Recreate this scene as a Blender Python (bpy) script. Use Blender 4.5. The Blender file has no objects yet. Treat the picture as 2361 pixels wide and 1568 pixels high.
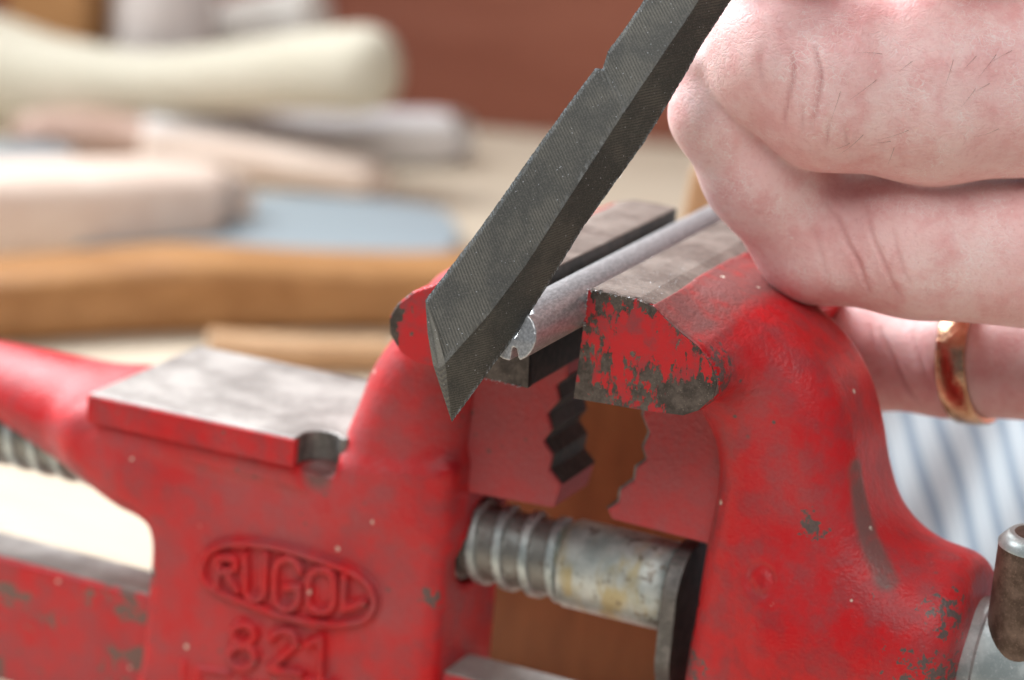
import bpy, bmesh, math, random
import numpy as np
from math import sin, cos, pi, radians, sqrt
from mathutils import Matrix, Vector
random.seed(7); rng = np.random.default_rng(7)
MM = 0.001                      # everything is laid out in millimetres

# ------------------------------------------------------------------ camera
az, el, roll = radians(23.4), radians(16.3), radians(5.0)
FPX, PW, PH, DIST = 6400.0, 2361.0, 1568.0, 400.0
_h = np.array([sin(az), -cos(az), 0.0])
BACK = cos(el) * _h + sin(el) * np.array([0, 0, 1.0])
_r0 = np.array([cos(az), sin(az), 0.0]); _u0 = np.cross(BACK, _r0)
RIGHT = cos(roll) * _r0 + sin(roll) * _u0
UP = -sin(roll) * _r0 + cos(roll) * _u0
def ray(x, y): return (RIGHT * (x - PW / 2) - UP * (y - PH / 2)) / FPX - BACK
CAM = -DIST * ray(1357, 668)
def P(x, y, axis, val):         # photo point on a known plane of the place
    d = ray(x, y); return CAM + d * ((val - CAM[axis]) / d[axis])
def Pd(x, y, dep): return CAM + dep * ray(x, y)
scene = bpy.context.scene
cam = bpy.data.cameras.new('camera'); camo = bpy.data.objects.new('camera', cam)
scene.collection.objects.link(camo)
M = Matrix.Identity(4)
for i in range(3):
    M[i][0], M[i][1], M[i][2], M[i][3] = RIGHT[i], UP[i], BACK[i], CAM[i] * MM
camo.matrix_world = M
cam.sensor_width = 36.0; cam.sensor_fit = 'HORIZONTAL'; cam.lens = 36.0 * FPX / PW
cam.clip_start = 0.02; cam.clip_end = 60.0
cam.dof.use_dof = True; cam.dof.focus_distance = 0.391; cam.dof.aperture_fstop = 12.5
cam.dof.aperture_blades = 9
scene.camera = camo
# ------------------------------------------------------------------ light
world = bpy.data.worlds.new('World'); scene.world = world; world.use_nodes = True
bg = world.node_tree.nodes['Background']
bg.inputs[0].default_value = (0.80, 0.88, 1.0, 1); bg.inputs[1].default_value = 0.17
def area(name, loc, target, size, power, col):
    l = bpy.data.lights.new(name, 'AREA'); l.shape = 'RECTANGLE'; l.size, l.size_y = size
    l.energy = power; l.color = col
    o = bpy.data.objects.new(name, l); scene.collection.objects.link(o)
    o.location = Vector(loc) * MM
    o.rotation_euler = (Vector(target) - Vector(loc)).to_track_quat('-Z', 'Y').to_euler()
area('window_light', (-1050, 430, 830), (-80, 100, -40), (1.1, 1.1), 86, (0.93, 0.97, 1.0))
area('fill_light', (260, -1050, 1300), (0, 50, -20), (1.3, 0.9), 18, (1.0, 0.97, 0.94))  # unseen frontal fill, added to lift the faces towards the camera
vs = scene.view_settings
vs.view_transform = 'Standard'; vs.look = 'None'; vs.exposure = 0.17; vs.gamma = 1.0; vs.use_curve_mapping = False
scene.render.engine = 'CYCLES'
scene.cycles.use_denoising = True; scene.cycles.use_adaptive_sampling = True; scene.cycles.adaptive_threshold = 0.02
scene.cycles.max_bounces = 6; scene.cycles.diffuse_bounces = 3; scene.cycles.glossy_bounces = 3; scene.cycles.transmission_bounces = 2

# ------------------------------------------------------------------ mesh helpers
def new_obj(name, verts, faces, mat, parent=None, smooth=True, attrs=None, origin=None):
    verts = np.asarray(verts, float)
    if parent is None:
        if origin is None:
            origin = np.array([(verts[:, 0].min() + verts[:, 0].max()) / 2, (verts[:, 1].min() + verts[:, 1].max()) / 2, verts[:, 2].min()])
        off = np.asarray(origin, float)
    else: off = np.array(parent['o'])
    me = bpy.data.meshes.new(name)
    me.from_pydata(((verts - off) * MM).tolist(), [], faces if isinstance(faces, list) else faces.tolist())
    me.validate(); me.update()
    if smooth: me.polygons.foreach_set('use_smooth', [True] * len(me.polygons))
    for k, v in (attrs or {}).items():
        v = np.asarray(v, np.float32)
        if v.ndim == 1:
            a = me.attributes.new(k, 'FLOAT', 'POINT'); a.data.foreach_set('value', v)
        else:
            a = me.attributes.new(k, 'FLOAT_VECTOR', 'POINT'); a.data.foreach_set('vector', v.ravel())
    ob = bpy.data.objects.new(name, me); scene.collection.objects.link(ob)
    if mat: me.materials.append(mat)
    if parent is not None: ob.parent = parent
    else: ob.location = Vector(off) * MM
    OFF[ob.name] = off
    return ob
class _Off(dict): pass
OFF = _Off()
def par(ob):                      # a part that itself carries sub-parts
    return {'o': OFF[ob.name], 'ob': ob}
def part(name, verts, faces, mat, root, **kw):
    ob = new_obj(name, verts, faces, mat, None, origin=OFF[root.name], **kw)
    ob.location = (0, 0, 0); ob.parent = root
    return ob
def thing(name, loc, label, cat, group=None):
    o = bpy.data.objects.new(name, None); scene.collection.objects.link(o)
    o.empty_display_size = 0.01
    o.location = Vector(loc) * MM; OFF[o.name] = np.array(loc, float)
    tag(o, label, cat, group); return o
def tag(o, label=None, cat=None, group=None, kind=None):
    if label: o['label'] = label
    if cat: o['category'] = cat
    if group: o['group'] = group
    if kind: o['kind'] = kind
    return o
def bevel_flat(ob, w, seg=2, angle=30):
    m = ob.modifiers.new('bevel', 'BEVEL'); m.width = w * MM; m.segments = seg
    m.limit_method = 'ANGLE'; m.angle_limit = radians(angle); m.harden_normals = False
def prism(pts, y0, y1):           # xz profile pushed along y
    n = len(pts); v = [(p[0], y0, p[1]) for p in pts] + [(p[0], y1, p[1]) for p in pts]
    ar = sum(pts[i][0] * pts[(i + 1) % n][1] - pts[(i + 1) % n][0] * pts[i][1] for i in range(n))
    f = [list(range(n)), list(range(2 * n - 1, n - 1, -1))] + [[i, i + n, (i + 1) % n + n, (i + 1) % n] for i in range(n)]
    if ar < 0: f = [q[::-1] for q in f]
    return v, f
def boxm(x0, x1, y0, y1, z0, z1): return prism([(x0, z0), (x1, z0), (x1, z1), (x0, z1)], y0, y1)
def revolve(profile, axis_pt, axis_dir, n=48, closed=True):
    d = np.array(axis_dir, float); d /= np.linalg.norm(d)
    t = np.cross(d, [0, 0, 1.0]) if abs(d[2]) < .9 else np.cross(d, [1.0, 0, 0]); t /= np.linalg.norm(t)
    b = np.cross(d, t); v = []; f = []
    for s, r in profile:
        for k in range(n):
            a = 2 * pi * k / n
            v.append(np.array(axis_pt) + d * s + (t * cos(a) + b * sin(a)) * r)
    m = len(profile)
    for i in range(m - 1):
        for k in range(n):
            f.append([i * n + k, i * n + (k + 1) % n, (i + 1) * n + (k + 1) % n, (i + 1) * n + k])
    if closed:
        f.append([k for k in range(n)][::-1]); f.append([(m - 1) * n + k for k in range(n)])
    return v, f
def catmull(pts, n=10, closed=False):
    p = np.asarray(pts, float); N = len(p); out = []
    for i in range(N if closed else N - 1):
        if closed: a, b, c, d = p[(i - 1) % N], p[i], p[(i + 1) % N], p[(i + 2) % N]
        else: a, b, c, d = p[max(i - 1, 0)], p[i], p[i + 1], p[min(i + 2, N - 1)]
        for k in range(n):
            t = k / n
            out.append(.5 * (2 * b + (c - a) * t + (2 * a - 5 * b + 4 * c - d) * t * t + (3 * b - a - 3 * c + d) * t ** 3))
    if not closed: out.append(p[-1])
    return np.array(out)
def sweep(ctr, half_w, half_h, expo=2.0, n=32, up=(0, 0, 1)):   # rounded bar along a centre line with superellipse section
    c = np.asarray(ctr, float); m = len(c); v = []; f = []
    up = np.array(up, float)
    for i in range(m):
        t = c[min(i + 1, m - 1)] - c[max(i - 1, 0)]; t /= np.linalg.norm(t)
        s = np.cross(t, up); s /= np.linalg.norm(s); w = np.cross(s, t)
        for k in range(n):
            a = 2 * pi * k / n; ca, sa = cos(a), sin(a)
            e = 2.0 / expo
            v.append(c[i] + s * half_w[i] * math.copysign(abs(ca) ** e, ca) + w * half_h[i] * math.copysign(abs(sa) ** e, sa))
    for i in range(m - 1):
        for k in range(n):
            f.append([i * n + k, i * n + (k + 1) % n, (i + 1) * n + (k + 1) % n, (i + 1) * n + k])
    f.append(list(range(n))[::-1]); f.append([(m - 1) * n + k for k in range(n)])
    return v, [q[::-1] for q in f]

# signed distance modelling for the castings, the rod and the hand
def grid(lo, hi, h):
    ax = [np.arange(lo[i], hi[i] + h, h, dtype=np.float32) for i in range(3)]
    return ax[0][:, None, None], ax[1][None, :, None], ax[2][None, None, :]
def smin(a, b, k):
    h = np.maximum(k - np.abs(a - b), 0) / k
    return np.minimum(a, b) - h * h * (k * .25)
def smax(a, b, k): return -smin(-a, -b, k)
def poly2d(X, Z, pts):
    pts = np.asarray(pts, np.float32); d = np.full(np.broadcast(X, Z).shape, 1e9, np.float32); s = np.ones(d.shape, np.float32)
    n = len(pts)
    for i in range(n):
        a, b = pts[i], pts[i - 1]; ex, ez = b - a
        wx, wz = X - a[0], Z - a[1]
        t = np.clip((wx * ex + wz * ez) / (ex * ex + ez * ez), 0, 1)
        d = np.minimum(d, (wx - ex * t) ** 2 + (wz - ez * t) ** 2)
        c1 = Z >= a[1]; c2 = Z < b[1]; c3 = ex * wz > ez * wx
        s = np.where((c1 & c2 & c3) | (~c1 & ~c2 & ~c3), -s, s)
    return s * np.sqrt(d)
def extr(d2, Y, y0, y1, r):
    q1 = d2 + r; q2 = np.abs(Y - (y0 + y1) / 2) - (y1 - y0) / 2 + r
    return np.minimum(np.maximum(q1, q2), 0) + np.sqrt(np.maximum(q1, 0) ** 2 + np.maximum(q2, 0) ** 2) - r
def cone(X, Y, Z, a, b, ra, rb):
    a = np.asarray(a, np.float32); b = np.asarray(b, np.float32); e = b - a; L = float(e @ e)
    t = np.clip(((X - a[0]) * e[0] + (Y - a[1]) * e[1] + (Z - a[2]) * e[2]) / L, 0, 1)
    return np.sqrt((X - a[0] - e[0] * t) ** 2 + (Y - a[1] - e[1] * t) ** 2 + (Z - a[2] - e[2] * t) ** 2) - (ra + (rb - ra) * t)
def cylx(X, Y, Z, yc, zc, x0, x1, r, rd):
    return extr(np.sqrt((Y - yc) ** 2 + (Z - zc) ** 2) - r, X, x0, x1, rd)
def nets(F, X, Y, Z, h):          # naive surface nets
    o = np.array([X.ravel()[0], Y.ravel()[0], Z.ravel()[0]])
    S = F < 0
    c = [S[i:S.shape[0] - 1 + i, j:S.shape[1] - 1 + j, k:S.shape[2] - 1 + k] for i in (0, 1) for j in (0, 1) for k in (0, 1)]
    allc = c[0].copy(); anyc = c[0].copy()
    for q in c[1:]: allc &= q; anyc |= q
    act = anyc & ~allc; I = np.argwhere(act); idx = np.full(act.shape, -1, np.int64); idx[act] = np.arange(len(I))
    acc = np.zeros((len(I), 3)); cnt = np.zeros(len(I))
    cor = np.array([(i, j, k) for i in (0, 1) for j in (0, 1) for k in (0, 1)])
    val = np.stack([F[I[:, 0] + q[0], I[:, 1] + q[1], I[:, 2] + q[2]] for q in cor], 1).astype(float)
    for u in range(8):
        for w in range(u + 1, 8):
            if abs(cor[u] - cor[w]).sum() != 1: continue
            m = (val[:, u] < 0) != (val[:, w] < 0)
            t = val[m, u] / (val[m, u] - val[m, w])
            acc[m] += cor[u] + (cor[w] - cor[u]) * t[:, None]; cnt[m] += 1
    V = o + h * (I + acc / cnt[:, None]); Q = []
    for ax in range(3):
        s0 = [slice(None)] * 3; s1 = [slice(None)] * 3; s0[ax] = slice(0, -1); s1[ax] = slice(1, None)
        E = S[tuple(s0)] != S[tuple(s1)]; J = np.argwhere(E)
        a1, a2 = (ax + 1) % 3, (ax + 2) % 3
        ok = (J[:, a1] > 0) & (J[:, a2] > 0) & (J[:, a1] < idx.shape[a1]) & (J[:, a2] < idx.shape[a2]); J = J[ok]
        ins = S[J[:, 0], J[:, 1], J[:, 2]]
        def g(da, db):
            K = J.copy(); K[:, a1] += da; K[:, a2] += db; return idx[K[:, 0], K[:, 1], K[:, 2]]
        q = np.stack([g(-1, -1), g(0, -1), g(0, 0), g(-1, 0)], 1)
        q[~ins] = q[~ins][:, ::-1]; Q.append(q)
    return V, np.concatenate(Q)
def vnormals(V, Q):
    n = np.cross(V[Q[:, 2]] - V[Q[:, 0]], V[Q[:, 3]] - V[Q[:, 1]])
    N = np.zeros_like(V)
    for k in range(4):
        for j in range(3): N[:, j] += np.bincount(Q[:, k], weights=n[:, j], minlength=len(V))
    return N / (np.linalg.norm(N, axis=1, keepdims=True) + 1e-9)

def relax(V, Q, it=2):            # Taubin smoothing
    for k in range(it):
        for lam in (.5, -.52): V = V + lam * (ring_mean(V, Q) - V)
    return V
def ring_mean(A, Q):
    n = len(A); out = np.zeros_like(A); c = np.zeros(n)
    for i in range(4):
        for j in (1, 3):
            a, b = Q[:, i], Q[:, (i + j) % 4]
            c += np.bincount(a, minlength=n)
            if A.ndim == 1: out += np.bincount(a, weights=A[b], minlength=n)
            else:
                for k in range(3): out[:, k] += np.bincount(a, weights=A[b, k], minlength=n)
    c = np.maximum(c, 1)
    return out / (c if A.ndim == 1 else c[:, None])
def curvature(V, Q, it=5):
    N = vnormals(V, Q); c = ((V - ring_mean(V, Q)) * N).sum(1)
    for k in range(it): c = ring_mean(c, Q)
    return np.clip(c / .035, -1, 1)
# ------------------------------------------------------------------ materials
class NT:
    def __init__(s, name):
        s.m = bpy.data.materials.new(name); s.m.use_nodes = True; s.t = s.m.node_tree; s.t.nodes.clear()
        s.out = s.t.nodes.new('ShaderNodeOutputMaterial'); s.p = s.t.nodes.new('ShaderNodeBsdfPrincipled')
        s.t.links.new(s.p.outputs[0], s.out.inputs[0])
        tc = s.t.nodes.new('ShaderNodeTexCoord')
        s.co = s.vm('SCALE', tc.outputs['Object'], scale=1000.0)   # millimetres
    def lk(s, v, i):
        if isinstance(v, (int, float)): i.default_value = v
        elif isinstance(v, (tuple, list)): i.default_value = tuple(v) + ((1,) if len(v) == 3 and i.type == 'RGBA' else ())
        elif v is not None: s.t.links.new(v, i)
    def vm(s, op, a, b=None, scale=None):
        n = s.t.nodes.new('ShaderNodeVectorMath'); n.operation = op; s.lk(a, n.inputs[0]); s.lk(b, n.inputs[1])
        if scale is not None: n.inputs['Scale'].default_value = scale
        return n.outputs['Value'] if op in ('DOT_PRODUCT', 'LENGTH') else n.outputs[0]
    def ma(s, op, a, b=0.0, c=None, clamp=False):
        n = s.t.nodes.new('ShaderNodeMath'); n.operation = op; n.use_clamp = clamp; s.lk(a, n.inputs[0]); s.lk(b, n.inputs[1])
        if c is not None: s.lk(c, n.inputs[2])
        return n.outputs[0]
    def mul(s, v, k): return s.vm('MULTIPLY', v, k)
    def noise(s, scale, detail=4, rough=.55, co=None, dist=0):
        n = s.t.nodes.new('ShaderNodeTexNoise'); s.lk(co if co is not None else s.co, n.inputs['Vector'])
        n.inputs['Scale'].default_value = scale; n.inputs['Detail'].default_value = detail; n.inputs['Roughness'].default_value = rough
        n.inputs['Distortion'].default_value = dist; return n.outputs['Fac']
    def voro(s, scale, co=None, feat='F1', out='Distance', rnd=1):
        n = s.t.nodes.new('ShaderNodeTexVoronoi'); n.feature = feat; s.lk(co if co is not None else s.co, n.inputs['Vector'])
        n.inputs['Scale'].default_value = scale; n.inputs['Randomness'].default_value = rnd; return n.outputs[out]
    def step(s, v, lo, hi, a=0.0, b=1.0):
        n = s.t.nodes.new('ShaderNodeMapRange'); n.clamp = True; n.interpolation_type = 'SMOOTHSTEP'
        s.lk(v, n.inputs[0])
        for i, q in zip((1, 2, 3, 4), (lo, hi, a, b)): n.inputs[i].default_value = q
        return n.outputs[0]
    def mix(s, f, a, b):
        n = s.t.nodes.new('ShaderNodeMix'); n.data_type = 'RGBA'; s.lk(f, n.inputs[0]); s.lk(a, n.inputs[6]); s.lk(b, n.inputs[7]); return n.outputs[2]
    def attr(s, name, out='Fac'):
        n = s.t.nodes.new('ShaderNodeAttribute'); n.attribute_name = name; return n.outputs[out]
    def bump(s, h, strength=.5, dist=.1, prev=None):
        n = s.t.nodes.new('ShaderNodeBump'); n.inputs['Strength'].default_value = strength; n.inputs['Distance'].default_value = dist * MM
        s.lk(h, n.inputs['Height']); s.lk(prev, n.inputs['Normal']); return n.outputs[0]
    def sep(s, v):
        n = s.t.nodes.new('ShaderNodeSeparateXYZ'); s.lk(v, n.inputs[0]); return n.outputs
    def normal(s):
        n = s.t.nodes.new('ShaderNodeNewGeometry'); return n.outputs['True Normal']
    def pointy(s):
        n = s.t.nodes.new('ShaderNodeNewGeometry'); return n.outputs['Pointiness']
    def done(s, col=None, rough=None, metal=None, nrm=None, spec=None, **kw):
        s.lk(col, s.p.inputs['Base Color']); s.lk(rough, s.p.inputs['Roughness']); s.lk(metal, s.p.inputs['Metallic'])
        if nrm is not None: s.lk(nrm, s.p.inputs['Normal'])
        if spec is not None: s.p.inputs['Specular IOR Level'].default_value = spec
        for k, v in kw.items(): s.lk(v, s.p.inputs[k.replace('_', ' ')])
        return s.m

RED = (0.52, 0.006, 0.010); REDDK = (0.33, 0.008, 0.014); DUST = (0.37, 0.085, 0.090); BARE = (0.095, 0.070, 0.066)
def paint(name, dusty=.5, chips=0.0, bare=BARE, metal_attr=True, cs=.75):
    t = NT(name)
    big = t.noise(.05, 2, .5); mid = t.noise(.25, 3, .6); fine = t.noise(1.7, 2, .7)
    d = t.ma('ADD', t.ma('MULTIPLY', big, .55), t.ma('MULTIPLY', mid, .45))
    d = t.step(d, .22 + (.5 - dusty) * .35, .78 + (.5 - dusty) * .35)
    cu = t.attr('curv')
    d = t.ma('MULTIPLY', d, t.step(cu, .10, .75, 1.0, .12))           # rubbed edges stay clean
    d = t.ma('ADD', d, t.step(cu, -.12, -.8, 0, .35), clamp=True)      # dust caught in hollows
    d = t.ma('MULTIPLY', d, t.step(fine, .3, .65, .72, 1.0))
    base = t.mix(t.step(mid, .40, .70), RED, REDDK)
    col = t.mix(d, base, DUST)
    w = t.attr('wear') if metal_attr else 0.0
    cn = t.noise(cs, 4, .7, dist=.3)
    chip = t.step(t.ma('ADD', cn, t.ma('MULTIPLY', w, .36)), .72 - chips, .735 - chips)
    sp = t.ma('MULTIPLY', t.step(t.voro(.36), .15, .09), t.step(big, .54, .62))
    chip = t.ma('MAXIMUM', chip, sp)
    col = t.mix(chip, col, t.mix(fine, bare, tuple(min(1, q * 1.6) for q in bare)))
    if metal_attr: col = t.mix(t.ma('MULTIPLY', t.attr('rub'), t.step(mid, .25, .5, .6, .95)), col, (.15, .085, .078))
    light = t.ma('MULTIPLY', t.step(t.voro(.17), .08, .055), t.step(mid, .48, .56))
    col = t.mix(light, col, (.66, .58, .48))
    h = t.ma('ADD', t.ma('MULTIPLY', t.noise(.9, 2, .6), .8), t.ma('MULTIPLY', t.noise(1.9, 1, .7), .6))
    return t.done(col, t.ma('ADD', .36, t.ma('MULTIPLY', d, .25)), t.ma('MULTIPLY', chip, .2), t.bump(h, .6, .30), spec=.28)
def iron(name, c1, c2, rough=.45, metal=.75, sc=.35, redpaint=0.0, scratch=None):
    t = NT(name)
    n = t.noise(sc, 6, .65); f = t.noise(3.0, 3, .6)
    col = t.mix(t.step(n, .38, .64), c1, c2)
    col = t.mix(t.step(f, .55, .75, 0, .35), col, tuple(min(1, q * 2.2) for q in c2))
    hh = t.ma('ADD', t.ma('MULTIPLY', n, .6), t.ma('MULTIPLY', f, .4))
    if scratch is not None:
        s = t.noise(1.0, 3, .6, co=t.mul(t.co, scratch)); col = t.mix(t.step(s, .5, .72, 0, .5), col, tuple(min(1, q * 1.8) for q in c2))
        hh = t.ma('ADD', hh, t.ma('MULTIPLY', s, .6))
    m = metal
    if redpaint:
        p = t.step(t.noise(.16, 6, .68, dist=.4), .60 - redpaint, .615 - redpaint)
        col = t.mix(p, col, t.mix(t.noise(.4, 3), RED, DUST)); m = t.ma('MULTIPLY', t.ma('SUBTRACT', 1.0, p), metal)
        hh = t.ma('ADD', hh, t.ma('MULTIPLY', p, 1.2))
    return t.done(col, t.ma('ADD', rough - .1, t.ma('MULTIPLY', n, .25)), m, t.bump(hh, .5, .12))
def wood(name, a, b, rough=.5, ax=(1, 8, 8), sc=.012, spec=.4):
    t = NT(name)
    g = t.noise(sc, 6, .6, co=t.mul(t.co, ax), dist=.6); f = t.noise(sc * 9, 4, .6, co=t.mul(t.co, ax))
    col = t.mix(t.step(t.ma('ADD', t.ma('MULTIPLY', g, .7), t.ma('MULTIPLY', f, .3)), .35, .65), a, b)
    return t.done(col, rough, 0.0, t.bump(f, .15, .3), spec=spec)

M_RED = paint('red paint worn', .30)
M_REDL = paint('red paint worn and dusty', .48)
M_REDB = paint('red paint dusty', .95)
M_EDGE = paint('red paint clean edge', .12, metal_attr=False)
M_LET = paint('red paint lettering', .25, metal_attr=False)
M_RAIL = paint('red paint rusted rail', .6, chips=.155, bare=(.13, .08, .07), metal_attr=False, cs=.13)
M_JAWTOP = iron('jaw steel', (.14, .108, .092), (.245, .20, .172), .46, .35, .10, scratch=(.35, 2.2, 1))
M_ANVIL = iron('anvil steel', (.21, .19, .175), (.37, .34, .315), .44, .30, .07)
M_DARK = iron('dark and shaded iron', (.028, .024, .021), (.07, .058, .05), .6, .5, .5)
M_ZINC = iron('zinc plated steel', (.32, .37, .37), (.54, .59, .58), .33, .5, .12)
M_RUST = iron('rusty tommy bar', (.085, .055, .04), (.19, .13, .10), .5, .6, .3)
M_SHEEN = iron('grey bar sheen', (.26, .24, .225), (.40, .38, .36), .4, .3, .1)
M_PLATE = iron('grey washer steel', (.11, .105, .10), (.20, .19, .18), .5, .6, .3)

def zinc_collar():
    t = NT('stained zinc'); s = t.sep(t.co)
    n = t.noise(.16, 5, .65); y = t.step(t.noise(.11, 4, .6, co=t.mul(t.co, (1.6, .7, .7))), .48, .66)
    col = t.mix(t.step(n, .35, .65), (.32, .37, .36), (.54, .58, .555))
    col = t.mix(t.ma('MULTIPLY', y, .75), col, (.42, .33, .13))
    col = t.mix(t.step(t.noise(.5, 4), .54, .68, 0, .75), col, (.15, .115, .085))
    return t.done(col, t.ma('ADD', .34, t.ma('MULTIPLY', n, .25)), .5, t.bump(t.noise(.8, 4), .3, .15))
M_COLLAR = zinc_collar()
def thread_mat():
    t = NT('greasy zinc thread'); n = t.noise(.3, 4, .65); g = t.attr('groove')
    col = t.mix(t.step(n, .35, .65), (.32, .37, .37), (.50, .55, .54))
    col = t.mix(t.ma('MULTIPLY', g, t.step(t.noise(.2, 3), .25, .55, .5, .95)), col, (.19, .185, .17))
    col = t.mix(t.step(t.noise(.9, 3), .58, .70, 0, .7), col, (.11, .085, .065))
    return t.done(col, t.ma('ADD', .3, t.ma('MULTIPLY', n, .25)), .55, t.bump(t.noise(1.4, 3), .35, .12))
M_THREAD = thread_mat()

def jaw_face_mat():               # steel end of the jaw with flaked red paint
    t = NT('flaked jaw end')
    w = t.attr('keep')
    n1 = t.noise(.17, 7, .70, dist=.7); n2 = t.noise(.55, 5, .7, co=t.mul(t.co, (1.6, 1, .55)))
    p = t.ma('ADD', t.ma('ADD', t.ma('MULTIPLY', n1, .5), t.ma('MULTIPLY', n2, .55)), t.ma('MULTIPLY', w, .45))
    p = t.step(p, .745, .765)
    metal = t.mix(t.step(t.noise(.5, 6, .7), .35, .68), (.058, .046, .039), (.15, .122, .103))
    metal = t.mix(t.step(t.noise(4.5, 2), .66, .74, 0, .7), metal, (.45, .38, .30))
    red = t.mix(t.step(t.noise(.3, 5, .65), .42, .66), (.50, .010, .014), (.27, .035, .04))
    col = t.mix(p, metal, red)
    h = t.ma('ADD', t.ma('MULTIPLY', p, 1.0), t.ma('MULTIPLY', t.noise(2.0, 4), .4))
    return t.done(col, t.ma('ADD', .42, t.ma('MULTIPLY', t.noise(1, 3), .2)), t.ma('MULTIPLY', t.ma('SUBTRACT', 1.0, p), .45), t.bump(h, .7, .16))
M_JAWEND = jaw_face_mat()

def rod_mat():
    t = NT('bright filed rod')
    s = t.noise(2.6, 4, .65, co=t.mul(t.co, (1, .35, 1)))
    g = t.noise(1.0, 3, .6, co=t.mul(t.co, (6, .6, 6)))
    col = t.mix(t.step(s, .35, .7), (.34, .35, .36), (.56, .57, .58))
    return t.done(col, t.ma('ADD', .24, t.ma('MULTIPLY', g, .2)), .6, t.bump(t.ma('ADD', s, g), .35, .06))
M_ROD = rod_mat()

def file_mat():
    t = NT('file teeth'); uv = t.attr('cut', 'Vector'); q = t.sep(uv)
    ph = t.ma('MULTIPLY', q[0], 2 * pi / .42)
    wob = t.ma('MULTIPLY', t.noise(.35, 3), 2.5)
    tooth = t.ma('SINE', t.ma('ADD', ph, wob))
    tooth01 = t.ma('ADD', t.ma('MULTIPLY', tooth, .5), .5)
    worn = t.step(t.noise(.14, 4, .6), .42, .62)
    g = t.noise(5.0, 3, .7)
    col = t.mix(t.step(g, .45, .75), (.044, .043, .039), (.118, .112, .096))
    col = t.mix(t.ma('MULTIPLY', tooth01, t.ma('ADD', .06, t.ma('MULTIPLY', worn, .38))), col, (.19, .172, .136))
    rim = t.attr('rim')
    col = t.mix(t.ma('MULTIPLY', rim, t.step(g, .35, .6)), col, (.26, .29, .31))
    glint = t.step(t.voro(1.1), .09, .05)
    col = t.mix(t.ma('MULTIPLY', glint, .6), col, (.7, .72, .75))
    ts = t.attr('toothed')
    h = t.ma('MULTIPLY', t.ma('ADD', t.ma('MULTIPLY', tooth, .5), t.ma('MULTIPLY', g, .7)), t.ma('ADD', .25, ts))
    return t.done(col, .55, .15, t.bump(h, .5, .07), spec=.22)
M_FILE = file_mat()

def skin_mat():
    t = NT('skin')
    big = t.noise(.06, 2, .6); mid = t.noise(.21, 4, .65); fi = t.noise(1.3, 3, .7)
    red = t.attr('red')
    col = t.mix(t.step(big, .35, .7), (.86, .605, .58), (.85, .53, .51))
    col = t.mix(t.ma('MULTIPLY', t.step(mid, .36, .72), .65), col, (.74, .33, .325))
    col = t.mix(t.step(fi, .5, .8, 0, .35), col, (.60, .26, .25))
    col = t.mix(t.ma('MULTIPLY', red, .62), col, (.45, .13, .12))
    wob = t.t.nodes.new('ShaderNodeTexNoise'); wob.inputs['Scale'].default_value = .5; t.lk(t.co, wob.inputs['Vector'])
    cw = t.vm('ADD', t.co, t.vm('SCALE', wob.outputs['Color'], scale=2.2))
    v1 = t.voro(.75, feat='DISTANCE_TO_EDGE', co=t.mul(cw, (.7, 1.0, 1.7)))
    v2 = t.voro(1.5, feat='DISTANCE_TO_EDGE', co=t.mul(cw, (1.5, 1.0, .8)))
    line = t.ma('MAXIMUM', t.step(v1, .0, .045, 1, 0), t.step(v2, .0, .05, .7, 0))
    dry = t.step(t.noise(.13, 3, .6), .44, .62)
    col = t.mix(t.ma('MULTIPLY', t.ma('MULTIPLY', line, dry), .62), col, (.90, .80, .77))
    flake = t.ma('MULTIPLY', t.step(t.voro(.5), .16, .08), t.step(mid, .52, .60))
    col = t.mix(t.ma('MULTIPLY', flake, .35), col, (.90, .82, .76))
    h = t.ma('ADD', t.ma('MULTIPLY', t.step(v1, 0, .2), .55), t.ma('ADD', t.ma('MULTIPLY', t.step(v2, 0, .25), .35), t.ma('MULTIPLY', t.noise(.45, 3, .6), 1.1)))
    return t.done(col, t.ma('ADD', .40, t.ma('MULTIPLY', fi, .16)), 0.0, t.bump(h, .24, .22), spec=.34,
                  Subsurface_Weight=.16, Subsurface_Radius=(1.0, .38, .24), Subsurface_Scale=.0022)
M_SKIN = skin_mat()

def gold_mat():
    t = NT('engraved gold'); n = t.noise(.9, 4, .6); v = t.voro(.8, feat='DISTANCE_TO_EDGE')
    col = t.mix(t.step(n, .35, .7), (.50, .28, .17), (.66, .42, .28))
    return t.done(col, .24, 1.0, t.bump(t.ma('ADD', t.step(v, 0, .12), n), .25, .12))
M_GOLD = gold_mat()
M_TABLE = wood('pale table wood', (.50, .415, .315), (.575, .49, .385), .8, (1, 6, 6), .006, spec=.08)
M_WALL = wood('red brown panel', (.27, .085, .052), (.33, .115, .073), .5, (1, 1, 9), .004)
M_CREAM = wood('cream wood', (.58, .54, .43), (.66, .62, .51), .6, spec=.15)
M_PALE = wood('pale ash wood', (.74, .70, .64), (.80, .77, .72), .5)
M_WHITE = wood('whitish beech', (.70, .55, .46), (.78, .66, .57), .5, spec=.15)
M_GREYW = wood('grey white wood', (.66, .63, .62), (.74, .72, .71), .5)
M_ORANGE = wood('orange brown wood', (.29, .135, .048), (.42, .215, .085), .42, sc=.014)
M_OAK = wood('dark brown wood', (.17, .066, .020), (.24, .10, .032), .5, (6, 6, 1))
M_TAN = wood('tan wood', (.42, .25, .13), (.50, .31, .17), .5, (6, 6, 1))
def simple(name, c, rough=.5):
    t = NT(name); return t.done(t.mix(t.noise(.03, 3), tuple(q * .88 for q in c), c), rough, 0.0)
M_BLUE = simple('pale blue', (.29, .345, .375), .5)
M_CERAM = simple('white ceramic', (.72, .66, .64), .35)
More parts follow.
